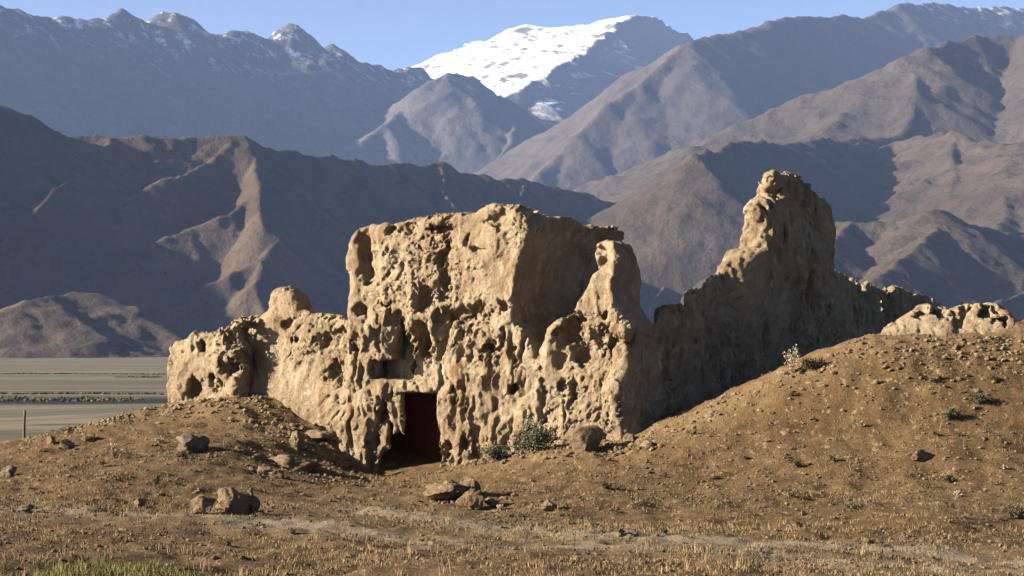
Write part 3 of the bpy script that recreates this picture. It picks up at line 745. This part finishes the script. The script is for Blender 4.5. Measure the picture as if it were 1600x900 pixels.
def rock(px, py, w, h, label, seed, mat=MROCK, sub=4, rotz=0, depth=1.0, cuts=7, rough=.16, name="rock", cat="rock", group=None, sink=.22, Y=None):
    """px, py = centre of the foot in the photograph, w and h its size there in pixels"""
    Y = Y or find_y(px, py); x = at(px, py, Y)[0]; s = Y / F
    V, Fc = rock_verts(sub, (w * s / 2, w * s / 2 * depth, h * s * .62), seed, cuts, rough)
    if sub < 4: m = mesh_np(name, V, Fc, smooth=False)
    else: m = mesh_np(name, V, Fc)
    z = gz(x, Y)
    o = link(name, m, mat, None, label, cat, group, loc=(x, Y, z + h * s * (.62 - sink * 1.5)))
    o.rotation_euler.z = rotz
    return o
rock(366, 800, 62, 48, 'broad pale block of fallen mud wall just above the left end of the track', 3, depth=.8, cuts=9, rough=.24)
rock(318, 802, 46, 30, 'low dark lump at the left side of the broad fallen block', 5, depth=.8, rough=.2)
rock(391, 799, 30, 32, 'smaller rounded lump at the right end of the broad fallen block', 8, depth=.9, rough=.2)
rock(915, 706, 74, 44, 'wedge shaped boulder in shade under the pillar wall', 12, depth=.7, cuts=10, rough=.1)
rock(700, 782, 70, 32, 'pale rubble mound below the doorway', 21, depth=.9, rough=.26)
rock(735, 772, 34, 30, 'upright dark sided lump on top of the rubble below the doorway', 22, depth=.9, rough=.2)
rock(738, 797, 44, 32, 'pale lump at the front of the rubble below the doorway', 23, depth=.8, rough=.25)
rock(768, 790, 26, 16, 'small dark stone at the right end of the doorway rubble', 24, depth=.8)
rock(858, 800, 34, 21, 'lone stone right of the doorway rubble casting a long shadow', 31, depth=.8)
rock(970, 838, 17, 13, 'small pale stone just above the track', 33, MSTONE, depth=.9)
rock(216, 790, 22, 15, 'small pointed stone alone on the left slope', 35, depth=.9, cuts=10)
rock(42, 800, 26, 12, 'flat pale stone near the left edge', 37, MSTONE, depth=.9)
rock(12, 745, 36, 18, 'dark lump of earth at the left edge', 39, MSTONE, depth=.9)
rock(300, 705, 52, 26, 'grey brown clod on the slope below the left wall', 41, MSTONE, depth=.9, rough=.22)
rock(462, 702, 26, 30, 'dark boulder on the talus left of the doorway', 43, depth=.9, rough=.2)
rock(500, 688, 56, 18, 'flat slab leaning on the talus beside the doorway', 45, depth=.6, rough=.15)
rock(455, 735, 80, 24, 'long pale lump at the foot of the talus left of the doorway', 46, depth=.8, rough=.24)
rock(420, 745, 50, 20, 'weathered pale clod below the long lump on the talus', 48, depth=.8, rough=.24)
rock(556, 735, 20, 16, 'small round stone left of the doorway', 47, depth=.9)
rock(80, 696, 18, 14, 'small pale stone on the crest at left', 51, depth=.9)
rock(102, 700, 34, 14, 'dark stone beside the small pale one on the left crest', 52, MSTONE, depth=.9)
rock(140, 688, 24, 12, 'stone at the right of the heap on the left crest', 53, depth=.9)
rock(1440, 718, 46, 18, 'pale broken slab with a dark end lying on the right slope', 61, depth=.5, rotz=.5)
rock(985, 690, 22, 14, 'small stone against the corner of the shaded wall', 63, depth=.9)
rock(1010, 700, 26, 13, 'pale stone just below the corner of the shaded wall', 64, depth=.9)
rock(235, 628, 34, 22, 'broken lump where the left wall stub meets the slope', 66, depth=.9, rough=.22)
rock(1255, 845 - 40, 14, 8, 'tiny stone on the lower right slope above the track', 67, MSTONE, depth=.9)
rock(1452, 884, 16, 9, 'pale pebble in the track at lower right', 68, MSTONE, depth=.9)
print("rocks", round(time.time() - T0, 1))

# ------------------------------------------------------------------ scattered stones (things), gravel (stuff)
def photo_density(px, py):
    """more rubble near the walls and over the right crest"""
    d = .12
    for cx, cy, sx, sy, a in [(1100, 690, 130, 40, 1.0), (1400, 590, 120, 60, 1.2), (1000, 700, 60, 30, .9), (130, 685, 100, 25, .8), (440, 720, 70, 40, .9), (700, 770, 80, 30, .8), (1280, 620, 80, 40, .8), (900, 730, 90, 30, .7), (350, 790, 60, 25, .6), (1550, 640, 100, 60, .6)]:
        d += a * math.exp(-((px - cx) / sx) ** 2 - ((py - cy) / sy) ** 2)
    return d
stone_meshes = []
for k in range(6):
    V, Fc = rock_verts(2, (1, .8, .6), 200 + k, 6, .14); stone_meshes.append(mesh_np("stone", V, Fc, smooth=False)); stone_meshes[-1].materials.append(MROCK if k % 2 else MSTONE)
def crest_py(px):
    if px < 250: return np.interp(px, [0, 100, 150, 250], [690, 674, 662, 640])
    if px < 520: return np.interp(px, [250, 350, 420, 520], [645, 660, 690, 730])
    if px < 985: return np.interp(px, [520, 570, 680, 740, 860, 985], [760, 765, 745, 730, 710, 700])
    return np.interp(px, [985, 1150, 1380, 1600], [700, 622, 538, 540])
def stone_label(px, py, size, i):
    tone = 'tan' if i % 2 else 'greyish'
    big = 'tiny' if size < 3.8 else 'small' if size < 5.5 else 'larger'
    if px > 1330: where = 'just below the low wall at the right edge' if py < 600 else 'high on the far right slope' if py < 680 else 'low on the far right slope' if py < 790 else 'beside the track at lower right'
    elif px > 985: where = 'on the crest by the shaded wall' if py < 690 - .42 * (px - 985) + 45 else 'in the middle of the right slope' if py < 780 else 'near the track at centre right'
    elif px > 700: where = 'on the slope below the bushes and the wedge boulder' if py < 760 else 'on the flat right of the doorway rubble' if py < 820 else 'beside the track at the centre'
    elif px > 480: where = 'on the ground before the doorway' if py < 810 else 'on the track below the doorway'
    elif px > 230: where = 'on the slope under the left wall' if py < 740 else 'near the fallen pale blocks' if py < 815 else 'by the track left of the centre'
    else: where = 'on the crest at the far left' if py < 720 else 'on the lower slope at the far left' if py < 800 else 'in the grass at the bottom left'
    return big + ' ' + tone + ' stone ' + where
cnt = 0; tries = 0
while cnt < 120 and tries < 6000:
    tries += 1
    px = random.uniform(0, 1600); py = random.uniform(540, 860)
    if py < crest_py(px) + 4 or random.random() > photo_density(px, py) / 1.6: continue
    Y = find_y(px, py); x = at(px, py, Y)[0]
    s = Y / F * random.choice([3, 3.5, 4, 4, 5, 6, 7.5])
    o = link("stone", stone_meshes[cnt % 6], None, None, stone_label(px, py, s / Y * F, cnt), 'stone', 'loose stones scattered over the slope', loc=(x, Y, gz(x, Y) + s * .15))
    o.scale = (s, s * random.uniform(.7, 1), s * random.uniform(.6, .9)); o.rotation_euler = (random.uniform(-.3, .3), random.uniform(-.3, .3), random.uniform(0, 6.28))
    cnt += 1
def scatter(n, fn_mask, x0=-13, x1=15, y0=24, y1=60):
    x = rng.uniform(x0, x1, n * 4); y = rng.uniform(y0, y1, n * 4)
    m = rng.random(n * 4) < fn_mask(x, y)
    x, y = x[m][:n], y[m][:n]
    inside = (np.abs(x / y) < .30)
    x, y = x[inside], y[inside]
    # keep the inside of the ruin clear
    uu = (x - FR.o[0]) * FR.u[0] + (y - FR.o[1]) * FR.u[1]; ww = (x - FR.o[0]) * FR.w[0] + (y - FR.o[1]) * FR.w[1]
    ok = ~((ww > -.2) & (uu > -9.5) & (uu < 6.6))
    return x[ok], y[ok]
def gravel():
    x, y = scatter(19000, lambda x, y: .25 + .75 * sstep(-.1, .45, fbm2(x * .35, y * .35, 3) + .35 * sstep(1, 3, x)))
    z = ground_z(x, y); n = len(x)
    base = [rock_verts(1, (1, .8, .6), 300 + k, 3, .12) for k in range(4)]
    Vs = []; Fs = []; off = 0
    for k in range(4):
        V, Fc = base[k]; sel = np.arange(k, n, 4)
        s = .014 + .045 * rng.random(len(sel)) ** 3
        a = rng.random(len(sel)) * 6.28; ca, sa = np.cos(a), np.sin(a)
        vx = V[None, :, 0] * ca[:, None] - V[None, :, 1] * sa[:, None]; vy = V[None, :, 0] * sa[:, None] + V[None, :, 1] * ca[:, None]
        P_ = np.stack([vx * s[:, None] + x[sel, None], vy * s[:, None] + y[sel, None], V[None, :, 2] * s[:, None] + z[sel, None] + s[:, None] * .25], -1)
        Vs.append(P_.reshape(-1, 3)); Fs.append((Fc[None] + (np.arange(len(sel)) * len(V))[:, None, None]).reshape(-1, 3) + off); off += len(sel) * len(V)
    m = mesh_np("gravel", np.concatenate(Vs), np.concatenate(Fs), smooth=False)
    link("gravel", m, MROCK, kind='stuff', label='fine rubble and gravel strewn over the dry slope', cat='gravel')
gravel()
def skirt():
    lines = [([g2(250, 632, 53.9), g2(420, 612, 52.7), g2(530, 700, 50.2)], 800, .9), ([g2(690, 735, 49.0), g2(860, 700, 47.3), g2(985, 694, 46.3)], 900, .6),
             ([g2(985, 694, 46.3), g2(1150, 618, 46.6), g2(1380, 534, 47.2)], 320, .8), ([g2(560, 752, 48.6), g2(440, 730, 48.0)], 320, 1.0), ([g2(1380, 545, 47.0), g2(1600, 540, 47)], 330, 1.1),
             ([g2(690, 790, 41.2), g2(780, 795, 41)], 260, .35), ([g2(310, 806, 39.2), g2(410, 800, 39.4)], 200, .3), ([g2(90, 700, 52.5), g2(200, 680, 52.5)], 320, .6)]
    xs = []; ys = []
    for pl, n, wd in lines:
        k = rng.integers(0, len(pl) - 1, n); f = rng.random(n); P0 = np.array(pl)
        xs.append(P0[k, 0] * (1 - f) + P0[k + 1, 0] * f + rng.normal(0, wd * .6, n)); ys.append(P0[k, 1] * (1 - f) + P0[k + 1, 1] * f - np.abs(rng.normal(0, wd, n)) + .15)
    x = np.concatenate(xs); y = np.concatenate(ys); z = ground_z(x, y); n = len(x)
    Vs = []; Fs = []; off = 0
    for k in range(5):
        V, Fc = rock_verts(2 if k == 0 else 1, (1, .85, .65), 400 + k, 5, .2); sel = np.arange(k, n, 5)
        sz = .02 + .085 * rng.random(len(sel)) ** 3.2; a = rng.random(len(sel)) * 6.28; ca, sa = np.cos(a)[:, None], np.sin(a)[:, None]
        P_ = np.stack([(V[None, :, 0] * ca - V[None, :, 1] * sa) * sz[:, None] + x[sel, None], (V[None, :, 0] * sa + V[None, :, 1] * ca) * sz[:, None] + y[sel, None], V[None, :, 2] * sz[:, None] + z[sel, None] + sz[:, None] * .2], -1)
        Vs.append(P_.reshape(-1, 3)); Fs.append((Fc[None] + (np.arange(len(sel)) * len(V))[:, None, None]).reshape(-1, 3) + off); off += len(sel) * len(V)
    link("fallen_rubble", mesh_np("fallen_rubble", np.concatenate(Vs), np.concatenate(Fs), smooth=False), MROCK, kind='stuff', label='crumbled mud rubble lying along the foot of the walls', cat='rubble')
skirt()
print("gravel", round(time.time() - T0, 1))

# ------------------------------------------------------------------ grass (stuff)
def mat_grass(name, c1, c2):
    t = NT(name, .8); p = t.pos()
    t.b.inputs['Specular IOR Level'].default_value = .1
    return t.out(t.mix(t.ramp(t.noise(p, 1.5, 4, .7), .4, .6), c1, c2))
def blades(name, x, y, nb, hmin, hmax, wid, lean, mat, label, spread=.05):
    n = len(x); x = np.repeat(x, nb) + rng.normal(0, spread, n * nb); y = np.repeat(y, nb) + rng.normal(0, spread, n * nb)
    hh = np.repeat(rng.uniform(hmin, hmax, n), nb) * rng.uniform(.55, 1.15, n * nb)
    z = ground_z(x, y) - .01; a = rng.random(n * nb) * 6.28; la = rng.random(n * nb) * 6.28; ll = rng.random(n * nb) * lean * hh
    wx, wy = np.cos(a) * wid, np.sin(a) * wid; lx, ly = np.cos(la) * ll, np.sin(la) * ll
    A = np.stack([x - wx, y - wy, z], -1); B = np.stack([x + wx, y + wy, z], -1)
    C = np.stack([x + wx * .7 + lx * .35, y + wy * .7 + ly * .35, z + hh * .6], -1); D = np.stack([x - wx * .7 + lx * .35, y - wy * .7 + ly * .35, z + hh * .6], -1)
    E = np.stack([x + lx, y + ly, z + hh * .97], -1)
    V = np.stack([A, B, C, D, E], 1).reshape(-1, 3); i = np.arange(n * nb) * 5
    T_ = np.concatenate([np.stack([i, i + 1, i + 2], -1), np.stack([i, i + 2, i + 3], -1), np.stack([i + 3, i + 2, i + 4], -1)])
    m = mesh_np(name, V, T_, smooth=False)
    link(name, m, mat, kind='stuff', label=label, cat='grass')
MG_dry = mat_grass("dry_grass_blades", (.21, .145, .075), (.14, .095, .05))
MG_pale = mat_grass("straw_blades", (.28, .20, .115), (.18, .125, .07))
MG_green = mat_grass("green_grass_blades", (.075, .085, .025), (.15, .125, .045))
gx_, gy_ = scatter(13000, lambda x, y: (.1 + .9 * sstep(-.1, .35, fbm2(x * .5 + 30, y * .5, 3))) * (.35 + .65 * sstep(46, 34, y)))
blades("dry_grass", gx_, gy_, 5, .04, .11, .005, .9, MG_dry, 'short brown dry grass over the slope and foreground')
gx_, gy_ = scatter(4200, lambda x, y: .15 + .85 * sstep(.0, .3, fbm2(x * .8 + 60, y * .45, 3)))
blades("scrub_growth", gx_, gy_, 9, .03, .085, .011, 1.3, mat_grass("scrub_blades", (.085, .072, .038), (.055, .045, .025)), 'low dark scrub growing in patches over the slope', .07)
gx_, gy_ = scatter(1500, lambda x, y: sstep(.05, .4, fbm2(x * .9 + 3, y * .9, 3)) * (y < 40) * .25 * sstep(34, 28, y), y0=24.5, y1=34)
blades("straw_grass", gx_, gy_, 9, .08, .24, .005, .6, MG_pale, 'pale straw coloured grass along the bottom of the view')
q = np.array([g2(60, 905, 27.2), g2(290, 895, 27.6)])
gx_ = rng.normal((q[0, 0] + q[1, 0]) / 2, .5, 430); gy_ = rng.normal(27.5, .5, 430)
blades("green_grass", gx_, gy_, 9, .08, .22, .005, .6, MG_green, 'clump of green grass at the bottom left corner')
print("grass", round(time.time() - T0, 1))

# ------------------------------------------------------------------ shrubs
def shrub(px, py, w, h, label, colr, seed, n=700, leaf=.022, spiky=False, Y=None, name="shrub", stretch=(1, 1), group=None):
    Y = Y or find_y(px, py); x = at(px, py, Y)[0]; s = Y / F; z = gz(x, Y)
    rs = np.random.default_rng(seed); root = bpy.data.objects.new(name, None); col.objects.link(root); root.location = (x, Y, z)
    root['label'] = label; root['category'] = 'shrub'
    if group: root['group'] = group
    R = w * s / 2; Hh = h * s
    # stems
    k = 26 if spiky else 14
    SV = []; SF = []
    tips = []
    for i in range(k):
        a = rs.uniform(0, 6.28); e = rs.uniform(.15, 1.0); L = rs.uniform(.7, 1)
        tip = np.array([math.cos(a) * R * e * L, math.sin(a) * R * e * L * .8, Hh * (1 - .5 * e * e) * L]); tips.append(tip)
        for j in range(3):
            t0, t1 = j / 3, (j + 1) / 3
            p0 = tip * np.array([t0 ** 1.3, t0 ** 1.3, t0]) if t0 else np.zeros(3); p1 = tip * np.array([t1 ** 1.3, t1 ** 1.3, t1])
            r0, r1 = .012 * (1 - t0 * .7), .012 * (1 - t1 * .7)
            b = len(SV)
            for c_, r_ in ((p0, r0), (p1, r1)):
                for q_ in range(3): SV.append(c_ + r_ * np.array([math.cos(q_ * 2.1), math.sin(q_ * 2.1), 0]))
            for q_ in range(3): SF.append([b + q_, b + (q_ + 1) % 3, b + 3 + (q_ + 1) % 3, b + 3 + q_])
    link("stem", mesh_np("stem", np.array(SV), np.array(SF)), MG_pale if spiky else MSTEM, root)
    tips = np.array(tips)
    ti = rs.integers(0, k, n); f = rs.uniform(.35, 1.05, n)[:, None]
    c = tips[ti] * np.concatenate([f ** 1.3, f ** 1.3, f], 1) + rs.normal(0, .10 if not spiky else .03, (n, 3)) * np.array([R, R, Hh]) * 1.2
    c[:, 2] = np.abs(c[:, 2])
    d1 = rs.normal(size=(n, 3)); d1 /= np.linalg.norm(d1, axis=1)[:, None]; d2 = np.cross(d1, rs.normal(size=(n, 3))); d2 /= np.linalg.norm(d2, axis=1)[:, None]
    l = leaf * rs.uniform(.6, 1.4, n)[:, None]
    V = np.stack([c - d1 * l, c + d2 * l * .5, c + d1 * l, c - d2 * l * .5], 1).reshape(-1, 3)
    Q = np.arange(n * 4).reshape(-1, 4)
    fo = link("foliage", mesh_np("foliage", V, Q, smooth=False), colr, root)
    return root
t = NT("shrub_stem"); MSTEM = t.out((.10, .07, .045))
MS_green = mat_grass("grey_green_leaves", (.062, .066, .038), (.10, .098, .06))
MS_dark = mat_grass("dark_dry_leaves", (.05, .045, .025), (.085, .07, .035))
MS_pale = mat_grass("bleached_twigs", (.42, .36, .27), (.30, .24, .17))
shrub(832, 698, 96, 50, 'large grey green bush against the foot of the front wall', MS_green, 1, 3200, .03, Y=46.9)
shrub(778, 716, 60, 30, 'smaller green bush at the lower left of the large one by the wall', MS_green, 2, 1600, .028, Y=47.3)
shrub(1238, 584, 52, 44, 'bleached spiky bush on the crest before the shaded wall', MS_pale, 3, 500, .02, True)
shrub(1272, 580, 44, 20, 'dark low bush at the right side of the bleached one', MS_dark, 4, 900, .024)
shrub(178, 718, 30, 26, 'pale dry tuft standing alone on the left slope', MS_pale, 5, 420, .018, True)
shrub(1530, 635, 52, 20, 'dark low shrub high on the right slope', MS_dark, 6, 900, .022)
shrub(1486, 655, 40, 18, 'grey green shrub below left of the dark one on the right slope', MS_green, 7, 700, .022)
shrub(1484, 755, 36, 14, 'dark flat shrub halfway down the right slope', MS_dark, 8, 600, .02)
shrub(1582, 808, 54, 22, 'dark shrub low on the slope at the right edge', MS_dark, 9, 900, .022)
shrub(1245, 730, 30, 12, 'small green shrub in the middle of the right slope', MS_green, 10, 400, .018)
shrub(1300, 722, 26, 10, 'small green shrub right of its twin in mid slope', MS_green, 11, 400, .018)
shrub(945, 765, 30, 12, 'small dark shrub below the wedge shaped boulder', MS_dark, 12, 400, .018)
shrub(1330, 795, 44, 10, 'thin line of green scrub low on the right slope', MS_green, 13, 500, .018)
shrub(245, 758, 24, 18, 'yellow green tuft left of the fallen block', MS_green, 14, 300, .018)
shrub(285, 715, 30, 10, 'dark scrub round the clod on the left slope', MS_dark, 15, 300, .018)
shrub(160, 790 - 60, 14, 12, 'tiny dry tuft left of the lone pale tuft', MS_dark, 16, 160, .016)

rs2 = random.Random(5); k_ = 0
while k_ < 26:
    px = rs2.uniform(20, 1590); py = rs2.uniform(590, 860)
    if py < crest_py(px) + 12 or (px < 1000 and rs2.random() < .55): continue
    lab = stone_label(px, py, 4, 0).split(' stone ')[1]
    shrub(px, py, rs2.uniform(12, 26), rs2.uniform(5, 10), ('dark' if k_ % 3 else 'straw coloured') + ' little scrub tuft ' + lab, MS_dark if k_ % 3 else MS_pale, 100 + k_, 150, .017, k_ % 3 == 0, name='scrub_tuft', group='scrub tufts dotted over the slopes')
    k_ += 1

# ------------------------------------------------------------------ wooden post beyond the left crest
pq = at(38, 680, 66); pr = bpy.data.objects.new("wooden_post", None); col.objects.link(pr)
pz = gz(pq[0], pq[1]); pr.location = (pq[0], pq[1], pz - .1)
pr['label'] = 'dark wooden post standing beyond the slope at the left edge'; pr['category'] = 'post'
ztop = at(38, 641, 66)[2] - pz + .1
V = []; Fq = []
for i in range(9):
    zz = ztop * i / 8
    for j in range(8): V.append((.055 * (1 - .2 * i / 8) * math.cos(j * .785 + .1 * i) + .01 * math.sin(i), .055 * math.sin(j * .785 + .1 * i), zz))
for i in range(8):
    for j in range(8): Fq.append([i * 8 + j, i * 8 + (j + 1) % 8, i * 8 + 8 + (j + 1) % 8, i * 8 + 8 + j])
Fq.append([64, 65, 66, 67]); Fq.append([64, 67, 68, 71]); Fq.append([68, 69, 70, 71])
link("shaft", mesh_np("shaft", V, Fq), MSTEM, pr)

# ------------------------------------------------------------------ dark rows of trees on the plain
def tree_row(px0, px1, py, hpx, label, seed, dep=12):
    Y = (EZ - PLAIN) * F / (py - 530); rs = np.random.default_rng(seed)
    x0 = at(px0, py, Y)[0]; x1 = at(px1, py, Y)[0]; n = int((x1 - x0) / 1.2); s = Y / F
    c = np.stack([rs.uniform(x0, x1, n * 8), Y + rs.uniform(-dep / 2, dep / 2, n * 8), np.zeros(n * 8)], -1)
    top = hpx * s * (.6 + .4 * noise2(c[:, 0] * .12 + seed, c[:, 1] * .12))
    c[:, 2] = rs.uniform(0, 1, n * 8) * top + ground_z(c[:, 0], c[:, 1])
    d1 = rs.normal(size=(n * 8, 3)); d1 /= np.linalg.norm(d1, axis=1)[:, None]; d2 = np.cross(d1, rs.normal(size=(n * 8, 3))); d2 /= np.linalg.norm(d2, axis=1)[:, None]
    V = np.stack([c - d1 * .7, c + d2 * .5, c + d1 * .7, c - d2 * .5], 1).reshape(-1, 3)
    link("tree_belt", mesh_np("tree_belt", V, np.arange(len(V)).reshape(-1, 4), smooth=False), MS_dark, kind='stuff', label=label, cat='trees')
tree_row(-60, 260, 616, 3.0, 'thin dark line of scrub across the nearer plain', 1)
tree_row(-60, 215, 625, 6.5, 'dark band of trees along the edge of the river terrace', 2, 30)
tree_row(-60, 260, 586, 1.8, 'faint dark hedge line across the middle of the plain', 3)
tree_row(180, 250, 590, 2.2, 'short dark hedge in front of the left wall stub', 4)

# ------------------------------------------------------------------ haze
def box(name, a, b):
    v = [(x, y, z) for x in (a[0], b[0]) for y in (a[1], b[1]) for z in (a[2], b[2])]
    f = [(0, 1, 3, 2), (4, 6, 7, 5), (0, 4, 5, 1), (2, 3, 7, 6), (0, 2, 6, 4), (1, 5, 7, 3)]
    m = bpy.data.meshes.new(name); m.from_pydata(v, [], f); return m
hm = box("haze", (-8600, -750, PLAIN - 4.5), (8600, 42000, 3150))
mat = bpy.data.materials.new("air_haze"); mat.use_nodes = True; nt = mat.node_tree; nt.nodes.remove(nt.nodes['Principled BSDF'])
pv = nt.nodes.new('ShaderNodeVolumePrincipled')
pv.inputs['Color'].default_value = (.38, .55, 1.0, 1); pv.inputs['Density'].default_value = 1.95e-5; pv.inputs['Anisotropy'].default_value = 0.0
nt.links.new(pv.outputs[0], nt.nodes['Material Output'].inputs['Volume'])
link("haze", hm, mat, kind='stuff', label='thin blue haze filling the valley air')
print("done", round(time.time() - T0, 1), 'tris', sum(len(o.data.loops) - 2 * len(o.data.polygons) for o in col.objects if o.type == 'MESH'))
